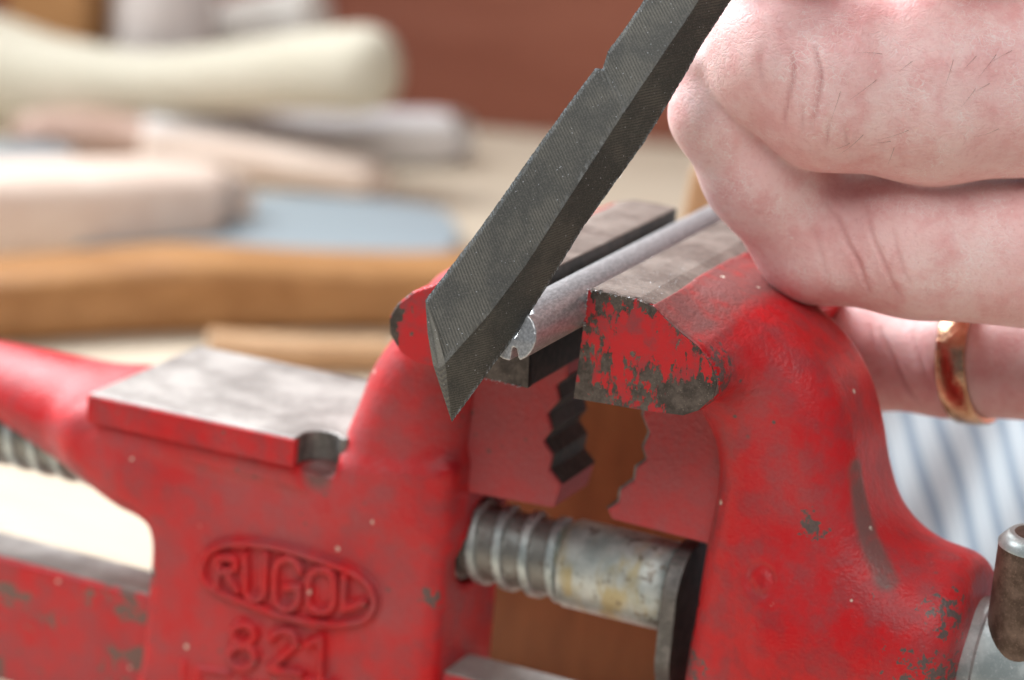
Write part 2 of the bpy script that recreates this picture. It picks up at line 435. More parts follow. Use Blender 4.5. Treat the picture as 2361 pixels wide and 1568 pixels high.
def cloth_mat():
    t = NT('striped cloth'); u = t.sep(t.attr('cuv', 'Vector'))
    s = t.ma('SINE', t.ma('ADD', t.ma('MULTIPLY', u[0], 2 * pi / 6.4), t.ma('MULTIPLY', t.noise(.03, 2), .6)))
    wv = t.noise(3, 2)
    col = t.mix(t.step(s, .25, .75), (.43, .49, .52), (.22, .285, .35))
    return t.done(col, .9, 0.0, t.bump(wv, .3, .2))
M_CLOTH = cloth_mat()

# ------------------------------------------------------------------ table and wall
TZ = -100.0
wa = P(1050, 290, 2, TZ); wb = P(1540, 330, 2, TZ)
wd = (wb - wa)[:2]; wd /= np.linalg.norm(wd); wn = np.array([-wd[1], wd[0]])
def wpt(s, off, z): return (wa[0] + wd[0] * s + wn[0] * off, wa[1] + wd[1] * s + wn[1] * off, z)
v = [wpt(-900, -2, TZ), wpt(900, -2, TZ), (900, -160, TZ), (-900, -160, TZ)]
v += [(p[0], p[1], TZ - 28) for p in v]
tb = new_obj('table_top', v, [[3, 2, 1, 0], [4, 5, 6, 7], [0, 1, 5, 4], [1, 2, 6, 5], [2, 3, 7, 6], [3, 0, 4, 7]], M_TABLE, smooth=False)
tag(tb, 'pale wooden table top under the vise', kind='structure')
v = [wpt(-900, 0, TZ - 200), wpt(900, 0, TZ - 200), wpt(900, 0, 380), wpt(-900, 0, 380)]
v += [wpt(-900, 20, TZ - 200), wpt(900, 20, TZ - 200), wpt(900, 20, 380), wpt(-900, 20, 380)]
wl = new_obj('wall', v, [[0, 1, 2, 3], [7, 6, 5, 4], [0, 4, 5, 1], [1, 5, 6, 2], [2, 6, 7, 3], [3, 7, 4, 0]], M_WALL, smooth=False)
tag(wl, 'red brown wooden panel behind the table', kind='structure')

# ------------------------------------------------------------------ the vise
vise = thing('bench_vise', (-20, 25, TZ), 'small worn red cast iron bench vise clamping a steel rod', 'vise')
JP = [(0, 0), (3.5, .1), (7.5, 0), (10, -.6), (14.3, -3.4), (17.6, -5.2), (19.8, -7.4), (20.9, -9.6), (20.6, -12), (18.6, -14.4), (16.4, -15.6), (10.7, -16.1), (-.7, -16.6)]
JC = [(1.5, -1.6), (8.6, -1.5), (10.0, -.45), (14.4, -3.1), (17.8, -4.9), (20.1, -7.2), (21.2, -9.5), (20.9, -12.1), (18.8, -14.5), (16.0, -15.2), (10, -15.2), (1.5, -15.6)]
def widen(pts): return [(x + 1.7 * min(max((x - 8) / 10, 0), 1), z - .9 * min(max((x - 8) / 10, 0), 1)) for x, z in pts]
JL = 57.0; MIR = -8.8
mir = lambda pts: [(MIR - p[0], p[1]) for p in pts]
SY, SZ = 24.0, -51.5              # screw axis
def streak(V, line, width, hard=1.0):
    p = catmull(line, 6); d = np.full(len(V), 1e9)
    for i in range(len(p) - 1):
        a, e = p[i], p[i + 1] - p[i]; t = np.clip(((V - a) @ e) / (e @ e + 1e-9), 0, 1)
        d = np.minimum(d, np.linalg.norm(V - a - t[:, None] * e, axis=1))
    return np.clip((width - d) / (width * .45), 0, 1) * hard
def on_front(V, Q, pl):           # where sight lines from the photo meet the surface
    N = vnormals(V, Q); rel = V - CAM; dep = -(rel @ BACK); x = PW / 2 + FPX * (rel @ RIGHT) / dep; y = PH / 2 - FPX * (rel @ UP) / dep
    fr = (N * rel).sum(1) < 0; out = []
    for (a, b) in pl:
        k = np.where(fr & (np.abs(x - a) < 14) & (np.abs(y - b) < 14))[0]
        if len(k): out.append(V[k[np.argmin(dep[k])]])
    return out
def wear_spots(V, spots):
    w = np.zeros(len(V))
    for (c, r) in spots: w = np.maximum(w, np.clip(1 - np.linalg.norm(V - np.array(c), axis=1) / r, 0, 1))
    return w
# right hand casting: jaw, arm and the boss round the screw
H = .5
X, Y, Z = grid((-3, -2, -101), (66, 60, 4), H)
jaw = extr(poly2d(X, Z, JC), Y, .12, JL - .3, .25)
armp = catmull([(12, -10), (13.5, -19), (16.2, -25), (17.0, -31), (16.3, -41), (15.2, -61), (14.5, -80), (14, -100.5), (55.5, -100.5), (55.6, -75), (55.6, -55), (55.4, -45), (53, -41), (47, -38.6), (42.6, -34), (39.2, -27), (37.0, -20), (33.8, -13), (28.5, -7.2), (20, -3.4), (13, -3.2)], 6, True)
arm = extr(poly2d(X, Z, armp), Y, 12, 37, 6.5)
boss = cylx(X, Y, Z, SY, SZ, 28, 55.8, 14.8, 2.5)
body = smin(smin(arm, boss, 9), jaw, 8.0)
body = np.maximum(body, .12 - Y)
body = np.maximum(body, -np.maximum(np.maximum(X - 9.7, -.9 - Z), -3.0 + X * 0))          # keep the machined top clear
body = np.maximum(body, -np.maximum(X - 1.2, -17.2 - Z))                                     # and the gripping face
body = smax(body, -np.maximum(np.abs(Y - 24) - 18, np.maximum(X - 12.0, Z + 17.0)), 2.5)     # hollow behind the pipe jaw
body = np.maximum(body, -(np.sqrt((Y - SY) ** 2 + (Z - SZ) ** 2) - 8.2 + np.maximum(0, X - 30) * 100))
dl = np.sqrt((X - 27.3) ** 2 + (Z + 41.8) ** 2)
body = body + np.where(Y < 16, np.exp(-((dl - 2.1) / .45) ** 2) * .6, 0)                    # cast ejector mark
V, Q = nets(body, X, Y, Z, H); V = relax(V, Q, 2)
w = wear_spots(V, [((56, 10, -52), 12), ((44, 12, -28), 7), ((57, 12, -40), 8), ((46, 10, -36), 5), ((34, 12, -32), 4), ((20, 2, -10), 7), ((15, 12, -60), 9)])
rub = np.maximum(streak(V, on_front(V, Q, [(1988, 1075), (1998, 1150), (2018, 1230), (2050, 1322)]), 2.3, .9), streak(V, [(10.2, 1, -.8), (10.2, 14, -1), (10.6, 28, -1), (11.6, 42, -1)], 2.6, .7))
rub = np.maximum(rub, streak(V, [(13, 3, -2), (13.5, 14, -1.5), (15, 28, -2), (17, 42, -3)], 7.0, .8))
rub = np.maximum(rub, streak(V, [(16.5, 13, -26), (17.3, 14, -33), (16.6, 14, -40)], 1.6, .6))
movable = part('movable_body', V, Q, M_RED, vise, attrs={'wear': w, 'curv': curvature(V, Q), 'rub': rub})
# left hand casting: jaw, neck, block, horn
X, Y, Z = grid((-134, -2, -101), (-6, 60, 0), H)
jaw = extr(poly2d(MIR - X, Z, widen(JC)), Y, .12, JL - .3, .25)
blk = catmull([(-25, -42), (-25, -55), (-25, -75), (-25, -100), (-50, -100.5), (-79.5, -100), (-79.2, -80), (-78.6, -62), (-80.5, -56.5), (-88, -53), (-95, -48), (-92, -41), (-75, -39.5), (-55, -39.5), (-45, -39), (-32, -37), (-25.2, -36)], 6, True)
nkp = catmull([(-25, -52), (-25, -40), (-25, -30), (-24, -18), (-24, -9), (-31, -9.5), (-37.8, -17.2), (-42.0, -23.8), (-44.4, -31), (-46.8, -38), (-49, -45), (-49, -52)], 6, True)
block = extr(poly2d(X, Z, blk), Y, 12, 36, 2.6)
block = smin(block, extr(poly2d(X, Z, nkp), Y, 12.2, 36.5, 7.0), 2.5)
horn = cone(X, 24 + (Y - 26) * np.float32(.74), Z, (-84, 24, -48.6), (-132, 24, -42.6), 11.2, 4.4)
top = extr(poly2d(X, Z, [(-88.5, -45), (-50, -45), (-50, -40.4), (-88.5, -40.4)]), Y, 11, 43.5, 1.5)
body = smin(smin(block, horn, 7), top, 2.5)
body = smin(body, jaw, 8.0)
body = np.maximum(body, .12 - Y)
body = np.maximum(body, -np.maximum(np.maximum((MIR - X) - 9.7, -.9 - Z), -3.0 + X * 0))
body = np.maximum(body, -np.maximum((MIR - X) - 1.2, -17.2 - Z))
body = np.maximum(body, -np.maximum(np.maximum(np.abs(X + 69.6) - 19.6, -41.0 - Z), np.abs(Y - 26) - 17))  # seat of the anvil plate
gro = np.sqrt((X + 47.9) ** 2 + (Y - 12.0) ** 2) - 3.2
gro = smax(gro, -42.3 - Z, 1.5)
body = np.maximum(body, -gro)
body = np.maximum(body, -(np.sqrt((Y - SY) ** 2 + (Z - SZ) ** 2) - 7.3))
V, Q = nets(body, X, Y, Z, H); V = relax(V, Q, 2)
w = wear_spots(V, [((-30, 1, -10), 7), ((-26, 12, -58), 4), ((-79, 13, -66), 5)])
rub = np.maximum(streak(V, [(-48, 13, -37), (-48, 14.5, -39), (-48, 13, -42)], 3.6, .95), streak(V, [(-24.8, 30, -45), (-24.8, 30, -58)], 4, .5))
fixed = part('fixed_body', V, Q, M_REDL, vise, attrs={'wear': w, 'curv': curvature(V, Q), 'rub': rub})
# jaws with machined tops and flaked ends
def jaw_part(pts, mirror):
    p = mir(pts) if mirror else pts
    n = len(p); v, f = prism(p, 0, JL); f[0:2] = []
    # end caps as fine grids so that the paint can flake where it does
    ob = part('jaw', v, f, M_JAWTOP, vise, smooth=False); bevel_flat(ob, .25, 2, 40)
    ob.data.materials.append(M_DARK)  # dark iron on the gripping faces also carries the shade of the gap
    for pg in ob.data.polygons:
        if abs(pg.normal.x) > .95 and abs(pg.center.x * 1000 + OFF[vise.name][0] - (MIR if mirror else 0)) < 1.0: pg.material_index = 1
    vv, ff = prism(p, 0.0, 1.2); ff = [ff[0], ff[1]] + ff[2:]
    vv = [(a, b - .06, c) for a, b, c in vv]
    me = bmesh.new(); bv = [me.verts.new(q) for q in vv]
    for q in ff: me.faces.new([bv[i] for i in q])
    bmesh.ops.triangulate(me, faces=[g for g in me.faces if len(g.verts) > 4])
    for _ in range(4): bmesh.ops.subdivide_edges(me, edges=[e for e in me.edges if e.calc_length() > .9], cuts=1, use_grid_fill=False)
    bmesh.ops.triangulate(me, faces=me.faces[:])
    V = np.array([q.co[:] for q in me.verts]); F = [[q.index for q in g.verts] for g in me.faces]; me.free()
    xx = (MIR - V[:, 0]) if mirror else V[:, 0]; zz = V[:, 2]
    if mirror: keep = np.where((xx > 12) & (xx < 21.2), .75, .0) + np.where((xx < 12) & (xx > 7) & (zz < -15), .4, 0) + np.where((xx <= 12), -.25, 0)
    else:
        keep = .55 + .24 * np.exp(-((xx - 9) ** 2 / 45 + (zz + 8) ** 2 / 26))
        keep -= .42 * np.exp(-((xx - 17.5) ** 2 / 14 + (zz + 13) ** 2 / 6)) + .30 * np.exp(-((xx - 3) ** 2 / 22 + (zz + 15.5) ** 2 / 3)) + .16 * np.clip((zz + 2.2) / 2, 0, 1)
        keep -= .25 * np.exp(-((xx - 11) ** 2 / 2 + (zz + 10.5) ** 2 / 6)) + .3 * np.exp(-((xx - 15) ** 2 / 8 + (zz + 15.2) ** 2 / 3))
    e = part('jaw_end', V, F, M_JAWEND, ob, smooth=False, attrs={'keep': keep})
    return ob
JPL = widen(JP)
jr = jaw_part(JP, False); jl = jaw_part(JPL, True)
# anvil plate
def plate(poly, ztop, zbot):
    n = len(poly); v = [(x, y, ztop + (x + 51) * .016) for x, y in poly] + [(x, y, zbot + (x + 51) * .016) for x, y in poly]
    f = [list(range(n)), list(range(2 * n - 1, n - 1, -1))] + [[i, i + n, (i + 1) % n + n, (i + 1) % n] for i in range(n)]
    return v, f
notch = [(-47.9 + 3.15 * cos(a), 12.0 + 3.15 * sin(a)) for a in np.linspace(radians(200), radians(28), 9)]
v, f = plate([(-89.3, 9.3), (-50.9, 9.3)] + notch + [(-44, 13.6), (-44, 44), (-89.3, 44)], -36.0, -40.9)
an = part('anvil_plate', v, f, M_ANVIL, vise, smooth=False); bevel_flat(an, .3)
an.data.materials.append(M_PLATE)
for pg in an.data.polygons:
    cx_ = pg.center.x * 1000 + OFF[vise.name][0]
    if abs(pg.normal.z) < .3 and -51.2 < cx_ < -44.2 and pg.center.y * 1000 + OFF[vise.name][1] < 16: pg.material_index = 1
v, f = prism([(-89.5, -41.6), (-50.8, -40.9), (-50.8, -36.35), (-89.5, -36.95)], 8.95, 10.4)
al = part('painted_edge', v, f, M_EDGE, an, smooth=False); bevel_flat(al, .25)
# pipe jaws with teeth
def teeth(profile, n, amp, sgn):
    p = catmull(profile, 12); L = len(p); out = []
    for i in range(n * 2 + 1):
        q = p[int(i * (L - 1) / (n * 2))]
        out.append((q[0] + (sgn * amp if i % 2 == 0 else -sgn * amp), q[1]))
    return out
tl = teeth([(-9.4, -37.0), (-11.3, -32.5), (-11.8, -28.5), (-11.0, -23.5), (-10.0, -19.5)], 4, .65, 1)
pts = [(-24.6, -15.8), (-25.5, -41.8), (-9.6, -41.0)] + tl + [(-9.5, -16.2)]
v, f = prism(pts, 18, 31.5)
pl = part('pipe_jaw', v, f, M_REDB, vise, smooth=False); bevel_flat(pl, .3, 2, 20)
v, f = prism([(-13, -36.4)] + [(q[0] + .18, q[1]) for q in tl] + [(-13, -20)], 18.7, 31.7)
pt = part('teeth', v, f, M_DARK, pl, smooth=False); bevel_flat(pt, .15)
tr = teeth([(-.2, -39.2), (1.6, -35.5), (3.8, -31.5), (4.6, -28), (4.0, -23), (3.0, -19)], 5, .5, -1)
pts = [(15.2, -15.8), (18, -24), (19, -41.0), (.2, -40.6)] + tr + [(2.5, -16)]
v, f = prism(pts, 18, 31.5)
pr_ = part('pipe_jaw', v, f, M_REDB, vise, smooth=False); bevel_flat(pr_, .3, 2, 20)
v, f = prism([(5, -40.2)] + [(q[0] - .5, q[1]) for q in tr] + [(6, -19)], 18.5, 31.7)
pt2 = part('teeth', v, f, M_PLATE, pr_, smooth=False); bevel_flat(pt2, .15)
# screw: threads, plain collar, retaining plate, head, tommy bar
pitch, x0, x1, n = 4.6, -136.0, -8.2, 56
xs = np.arange(x0, x1, .2); v = []; f = []; grv = []
for i, x in enumerate(xs):
    for k in range(n):
        a = 2 * pi * k / n; ph = (x / pitch - k / n) % 1.0
        g = np.clip((abs(ph - .5) - .15) / .05, 0, 1); r = 6.8 - .75 * g
        v.append((x, SY + r * cos(a), SZ + r * sin(a))); grv.append(float(g))
for i in range(len(xs) - 1):
    for k in range(n): f.append([i * n + k, i * n + (k + 1) % n, (i + 1) * n + (k + 1) % n, (i + 1) * n + k])
f.append(list(range(n))); f.append([(len(xs) - 1) * n + k for k in range(n)][::-1])
f = [q[::-1] for q in f]
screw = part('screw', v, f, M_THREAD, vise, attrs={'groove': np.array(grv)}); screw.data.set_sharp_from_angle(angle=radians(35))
v, f = revolve([(-9.6, 5.9), (-9.4, 6.4), (-8.2, 6.4), (-8.0, 6.9), (-7.6, 7.1), (6, 7.1), (10.05, 7.1), (10.05, 3)], (0, SY, SZ), (1, 0, 0), 64)
part('collar', v, f, M_COLLAR, screw)
cp = []
for a in np.linspace(0, 2 * pi, 48, endpoint=False):
    cp.append((SY + 7.6 * cos(a) , SZ - 3.6 + 7.6 * sin(a) + (4.0 if sin(a) > 0 else -5.2)))
v = [(10.0, c[0], c[1]) for c in cp] + [(12.6, c[0], c[1]) for c in cp]; m = len(cp)
f = [list(range(m)), list(range(2 * m - 1, m - 1, -1))] + [[i + m, i, (i + 1) % m, (i + 1) % m + m][::-1] for i in range(m)]
f = [q[::-1] for q in f]
rp = part('retaining_plate', v, f, M_PLATE, vise, smooth=False); bevel_flat(rp, .3)
rp.data.materials.append(M_DARK)  # the right face is coloured dark for the shade it stands in
for pg in rp.data.polygons:
    if pg.normal.x > .9: pg.material_index = 1
v, f = revolve([(55.9, 3), (55.9, 9.6), (59.5, 9.9), (59.7, 10.6), (72.5, 10.9), (73, 11.2), (77, 11.2), (78.5, 10), (78.5, 2)], (0, SY, SZ), (1, 0, 0), 64)
hd = part('screw_head', v, f, M_ZINC, screw); bevel_flat(hd, .3, 2, 25)
TB = (66.0, 22.5)
bx, by = 65.6, 20.5
v, f = revolve([(-52, 2), (-52, 4.9), (-50, 5.9), (-4, 6.0), (-1.6, 6.0), (0, 4.6), (0, .5)], (bx, by, -28.6), (.0, 0.0, 1), 48)
bar = part('tommy_bar', v, f, M_RUST, vise); bevel_flat(bar, .15, 2, 25)
v, f = revolve([(-2.0, 6.06), (-1.5, 6.06), (-.02, 4.7), (.03, 4.4), (.03, 3.9)], (bx, by, -28.6), (0, 0, 1), 48, closed=False)
part('bevel_ring', v, f, M_ZINC, bar)
# guide bar below
v, f = boxm(-150, 56, 15.5, 26.0, -95, -72.0)
rail = part('guide_bar', v, f, M_RAIL, vise, smooth=False); bevel_flat(rail, 1.2, 3)
v, f = boxm(-149.5, 55.5, 16.3, 25.4, -72.4, -71.8)
ts_ = part('sheen_strip', v, f, M_SHEEN, rail, smooth=False); bevel_flat(ts_, .2)  # grey strip puts the sheen of the bar's top into colour
v, f = prism([(-82, -95), (60, -95), (66, TZ + .2), (-90, TZ + .2)], 8, 48)
bs = part('base', v, f, M_RAIL, vise, smooth=False); bevel_flat(bs, 1.0)

# raised cast lettering on the front of the block
def L2(x, y): q = P((700 + x / 2.34) * .57642, (2050 + y / 2.34) * .57642, 1, 11.6); return (q[0], q[2])
FACE = 12.0
def arc(cx, cy, rx, ry, a0, a1, n=10): return [(cx + rx * cos(radians(a)), cy - ry * sin(radians(a))) for a in np.linspace(a0, a1, n)]
def raised(name, strokes, r=.72, lift=.75, root=None):
    segs = []
    for s in strokes:
        q = [L2(*p) for p in s]; segs += [(q[i], q[i + 1]) for i in range(len(q) - 1)]
    a = np.array([p for s in segs for p in s]); lo = a.min(0) - 2.2; hi = a.max(0) + 2.2
    h = .22; X, Y, Z = grid((lo[0], FACE - 1.8, lo[1]), (hi[0], FACE + 1.0, hi[1]), h)
    d = np.full((X.shape[0], 1, Z.shape[2]), 1e9, np.float32)
    for (p, q) in segs:
        ex, ez = q[0] - p[0], q[1] - p[1]; L = ex * ex + ez * ez + 1e-6
        t = np.clip(((X - p[0]) * ex + (Z - p[1]) * ez) / L, 0, 1)
        d = np.minimum(d, np.sqrt((X - p[0] - ex * t) ** 2 + (Z - p[1] - ez * t) ** 2))
    tube = np.sqrt(d ** 2 + (np.maximum(0, FACE - lift + r - Y)) ** 2) - r
    F = smin(tube, FACE - Y, .55)
    F = np.maximum(F, Y - (FACE + .5)); F = np.maximum(F, -(FACE - .06 - Y) - .0 + 0 * Z) if False else F
    F = np.maximum(F, np.maximum(np.maximum(lo[0] + .5 - X, X - hi[0] + .5), np.maximum(lo[1] + .5 - Z, Z - hi[1] + .5)))
    F = np.maximum(F, d - (r + 1.1))
    V, Q = nets(F, X, Y, Z, h)
    return part(name, V, Q, M_LET, root or vise, attrs={'curv': curvature(V, Q, 3) * .8})
oval = [(265, 510), (320, 375), (470, 295), (700, 285), (950, 318), (1200, 385), (1470, 478), (1690, 570), (1830, 690), (1878, 840), (1800, 985), (1600, 1038), (1300, 1025), (1000, 955), (700, 850), (430, 745), (300, 640)]
oc = [tuple(p) for p in catmull(oval, 6, True)]; oc.append(oc[0])
tag(raised('raised_oval', [oc], .64, 1.4), 'raised oval border around the name on the block')
letters = {
 'R': [[(405, 690), (415, 415)], [(415, 415)] + arc(520, 475, 68, 62, 75, -85) + [(420, 545)], [(490, 550), (600, 725)]],
 'U': [[(672, 395), (678, 720)] + arc(765, 720, 88, 85, 180, 360) + [(862, 385)]],
 'G': [arc(1065, 560, 118, 140, 5, 180)[::1] + [(945, 740)] + arc(1060, 775, 112, 125, 180, 350) + [(1175, 690), (1050, 690)]],
 'O': [arc(1385, 645, 122, 125, 0, 180) + arc(1385, 800, 122, 125, 180, 360) + [(1507, 645)]],
 'L': [[(1600, 585), (1585, 895), (1785, 835)]],
 '8': [arc(655, 1130, 105, 90, 0, 360, 20), arc(640, 1345, 122, 105, 0, 360, 20)],
 '2': [arc(1030, 1200, 118, 100, 165, -20) + [(895, 1460)], [(895, 1460), (1190, 1500)]],
 '1': [[(1260, 1225), (1385, 1165), (1375, 1580)], [(1240, 1560), (1500, 1600)]],
}
for k, st in letters.items():
    tag(raised('raised_letter' if k.isalpha() else 'raised_digit', st, .68, 1.5), 'raised cast %s "%s" on the front of the block' % ('letter' if k.isalpha() else 'digit', k))
raised('raised_stroke', [[(75, 1410), (65, 1700)]], .45, .5)
raised('raised_stroke', [[(215, 1700), (225, 1475), (500, 1515)]], .5, .6)
raised('raised_stroke', [[(640, 1590), (880, 1640)]], .5, .6)

# ------------------------------------------------------------------ the steel rod
h = .22
X, Y, Z = grid((-10, -19.5, -9), (1.5, 76, 2.5), h)
RC = (-3.75, -3.45); RR = 3.75
rod = extr(np.sqrt((X - RC[0]) ** 2 + (Z - RC[1]) ** 2) - RR, Y, -18, 75, .15)
sl = np.maximum(np.maximum(np.abs(X + 2.85 + (Z + 7) * .1) - (.34 + np.clip(-5.2 - Z, 0, 3) * .20), Z + 5.1), Y + 12.5)
rod = np.maximum(rod, -sl)
# file cut: the wedge of the file edge
c0 = Pd(1190, 779, 386.8); c1 = Pd(1483, 335, 386.8); fd = (c1 - c0) / np.linalg.norm(c1 - c0)
nA = np.cross(fd, BACK); nA /= np.linalg.norm(nA)
if nA @ RIGHT < 0: nA = -nA
lat = (X - c0[0]) * nA[0] + (Y - c0[1]) * nA[1] + (Z - c0[2]) * nA[2]
fro = (X - c0[0]) * BACK[0] + (Y - c0[1]) * BACK[1] + (Z - c0[2]) * BACK[2]
wedge = np.maximum(lat * sin(radians(90)) - .15, np.abs(fro - .0) * .5 + lat * .87 - .1) * 1.0
rod = np.maximum(rod, -np.maximum(wedge, -3.9 - Z))
rod = np.maximum(rod, np.where(Z > -3.8, -18 + (Z + 3.8) * .22 - Y, -50))
V, Q = nets(rod, X, Y, Z, h)
ro = new_obj('steel_rod', V, Q, M_ROD)
tag(ro, 'bright round steel rod with a slotted end gripped between the vise jaws', 'rod')

# ------------------------------------------------------------------ the file
DA, DB, DC = 386.5, 382.6, 386.8
A = [(980, 690), (1110, 519), (1264, 301), (1350, 184.6), (1371, 155.5), (1388, 157.5), (1400, 117), (1442, 61), (1483, 0), (1640, -225), (2010, -740)]
B = [(1028, 838), (1129, 727), (1217, 609), (1335, 425), (1435, 267), (1592, 34), (1720, -165), (2095, -735)]
Cc = [(1042, 975), (1095, 903), (1157, 817), (1190, 777), (1289, 618), (1350, 519), (1483, 335), (1548, 229), (1602, 137), (1612, 116), (1688, 0), (1840, -230), (2180, -735)]
def along(pl, dep, N):
    p = np.array(pl, float); s = np.r_[0, np.cumsum(np.linalg.norm(np.diff(p, axis=0), axis=1))]
    u = np.linspace(0, s[-1], N); x = np.interp(u, s, p[:, 0]); y = np.interp(u, s, p[:, 1])
    return np.array([Pd(a, b, dep) for a, b in zip(x, y)])
N, K = 420, 12
LA, LB, LC = along(A, DA, N), along(B, DB, N), along(Cc, DC, N)
def jag(L, amp, toward):
    d = toward - L; d /= np.linalg.norm(d, axis=1, keepdims=True)
    n1 = rng.random(len(L)) ** 2 * amp; n2 = np.convolve(rng.random(len(L) + 6), np.ones(7) / 7, 'valid') * amp
    return L + d * (n1 * .6 + n2)[:, None]
mid = (LA + LB + LC) / 3
LA = jag(LA, .16, mid); LC = jag(LC, .16, mid)
LB = LB + (mid - LB) / np.linalg.norm(mid - LB, axis=1, keepdims=True) * .35
v = []; f = []; cut = []; rim = []; tth = []
axis_d = (LC[-1] - LC[0]); axis_d /= np.linalg.norm(axis_d)
def face(L0, L1, ang, rev, edge):
    base = len(v); 
    for i in range(N):
        for k in range(K + 1):
            t = k / K; p = L0[i] * (1 - t) + L1[i] * t
            # a slightly crowned face
            v.append(p); wdt = np.linalg.norm(L1[i] - L0[i]) * (t - .5); s = (p - LC[0]) @ axis_d
            cut.append((s * sin(ang) + wdt * cos(ang), wdt, 0)); tth.append(np.clip((s - 6) / 8, 0, 1))
            rim.append(max(0, 1 - (t if edge == 0 else 1 - t) * 16) if edge < 2 else 0)
    for i in range(N - 1):
        for k in range(K):
            a = base + i * (K + 1) + k; q = [a, a + 1, a + K + 2, a + K + 1]
            f.append(q if not rev else q[::-1])
face(LA, LB, radians(62), True, 0); face(LB, LC, radians(-52), True, 1); face(LC, LA, radians(60), True, 2)
for r_i, off in ((0, 0), (1, N * (K + 1))): pass
base = len(v)
endp = [LA[0], Pd(986, 770, 385.5), Pd(998, 840, 385.5), LC[0], LB[0], Pd(1008, 765, 384.2)]
cen = Pd(1012, 850, 384.5)
for p in endp + [cen]: v.append(p); cut.append((0, 0, 0)); rim.append(0.15); tth.append(0)
for i in range(6): f.append([base + i, base + (i + 1) % 6, base + 6])
top_ = len(v)
for p in (LA[-1], LB[-1], LC[-1]): v.append(p); cut.append((0, 0, 0)); rim.append(0); tth.append(0)
f.append([top_, top_ + 1, top_ + 2])
fo = new_obj('triangular_file', v, f, M_FILE, smooth=False, attrs={'cut': np.array(cut), 'rim': np.array(rim), 'toothed': np.array(tth)})
bpy.context.view_layer.update()
bmf = bmesh.new(); bmf.from_mesh(fo.data); bmesh.ops.remove_doubles(bmf, verts=bmf.verts, dist=1e-6); bmesh.ops.recalc_face_normals(bmf, faces=bmf.faces)
if bmf.calc_volume(signed=True) < 0: bmesh.ops.reverse_faces(bmf, faces=bmf.faces)
bmf.to_mesh(fo.data); bmf.free()
tag(fo, 'dark steel three sided file with chipped edge cutting the rod', 'file')

# ------------------------------------------------------------------ the hand
fingers = [
 [(2950, 160, 408, 15.5), (2500, 178, 403, 14.4), (2150, 197, 402, 14.0), (1920, 184, 401, 12.8), (1800, 128, 401, 10.7), (1765, -60, 408, 9.4), (1720, -210, 404, 8.6), (1660, -330, 398, 7.6)],
 [(2950, 610, 409, 13.5), (2500, 585, 410, 12.0), (2120, 556, 413, 11.3), (1890, 546, 418, 9.7), (1756, 392, 412, 8.7), (1660, 258, 407, 7.1), (1655, 150, 405, 6.0)],
 [(2950, 850, 428, 12.5), (2480, 828, 436, 10.2), (2200, 818, 443, 9.7), (1990, 808, 450, 9.4), (1880, 775, 456, 8.8), (1840, 640, 470, 7.6), (1830, 560, 474, 6.8)],
 [(3000, 1080, 448, 11), (2700, 1070, 458, 9.0), (2570, 1030, 470, 8.4), (2560, 940, 480, 7.4)],
 [(3000, 60, 430, 17), (2600, -190, 410, 14), (2250, -270, 392, 12), (2000, -310, 380, 10.5), (1860, -340, 372, 8.8)],
]
palm = [((2950, 350, 428), (3000, 900, 440), 27, 24), ((3000, 620, 440), (3600, 700, 450), 28, 27), ((3600, 700, 450), (4300, 780, 460), 27, 30)]
pts = np.array([Pd(*q[:3]) for fg in fingers for q in fg] + [Pd(*q) for p in palm for q in p[:2]])
def hand_field(X, Y, Z):
    full = np.full((X.shape[0], Y.shape[1], Z.shape[2]), 30.0, np.float32)
    def sub(a, b, rmax):              # only the cells near a bone
        lo = np.minimum(a, b) - rmax - 8; hi = np.maximum(a, b) + rmax + 8
        sl = []
        for A_, l, h_ in ((X.ravel(), lo[0], hi[0]), (Y.ravel(), lo[1], hi[1]), (Z.ravel(), lo[2], hi[2])):
            sl.append(slice(int(np.searchsorted(A_, l)), int(np.searchsorted(A_, h_))))
        return tuple(sl)
    def add(F, a, b, ra, rb, k):
        s_ = sub(a, b, max(ra, rb))
        if any(q.stop - q.start < 1 for q in s_): return
        c_ = cone(X[s_[0]], Y[:, s_[1]], Z[:, :, s_[2]], a, b, ra, rb); F[s_] = smin(F[s_], c_, k)
    for fg in fingers:
        dd = np.full_like(full, 30.0)
        for a, b in zip(fg[:-1], fg[1:]): add(dd, Pd(*a[:3]), Pd(*b[:3]), a[3], b[3], 2.5)
        if fg is fingers[0]: add(dd, Pd(1636, 150, 401.5), Pd(1735, 212, 400), 2.7, 4.5, 1.5)
        if fg is fingers[1]: add(dd, Pd(1885, 325, 412), Pd(2060, 365, 412), 4.2, 5.0, 2.0); add(dd, Pd(1838, 255, 423), Pd(1975, 310, 425), 6.5, 9.0, 2.5); add(dd, Pd(1975, 310, 425), Pd(2350, 300, 428), 9.0, 11.0, 2.5)  # filler flesh added behind the index to block light between the fingers
        full = smin(full, dd, .7)
    pass
    for a, b, ra, rb in palm: add(full, Pd(*a), Pd(*b), ra, rb, 7)
    return full
vis = np.array([Pd(x, y, d) for x in (1500, 2500) for y in (-110, 990) for d in (378, 470)])
hh = .4
X, Y, Z = grid(vis.min(0), vis.max(0), hh)
V, Q = nets(hand_field(X, Y, Z), X, Y, Z, hh)
X, Y, Z = grid(pts.min(0) - 32, pts.max(0) + 32, 1.5)
V2, Q2 = nets(hand_field(X, Y, Z), X, Y, Z, 1.5)
def photo_xy(V):
    rel = V - CAM; dep = -(rel @ BACK); return PW / 2 + FPX * (rel @ RIGHT) / dep, PH / 2 - FPX * (rel @ UP) / dep
ax_, ay_ = photo_xy(V); bx_, by_ = photo_xy(V2)
kin = (ax_ < 2455) & (ay_ > -75); kout = (bx_ > 2385) | (by_ < -12)       # fine where seen, coarse for the rest of the hand
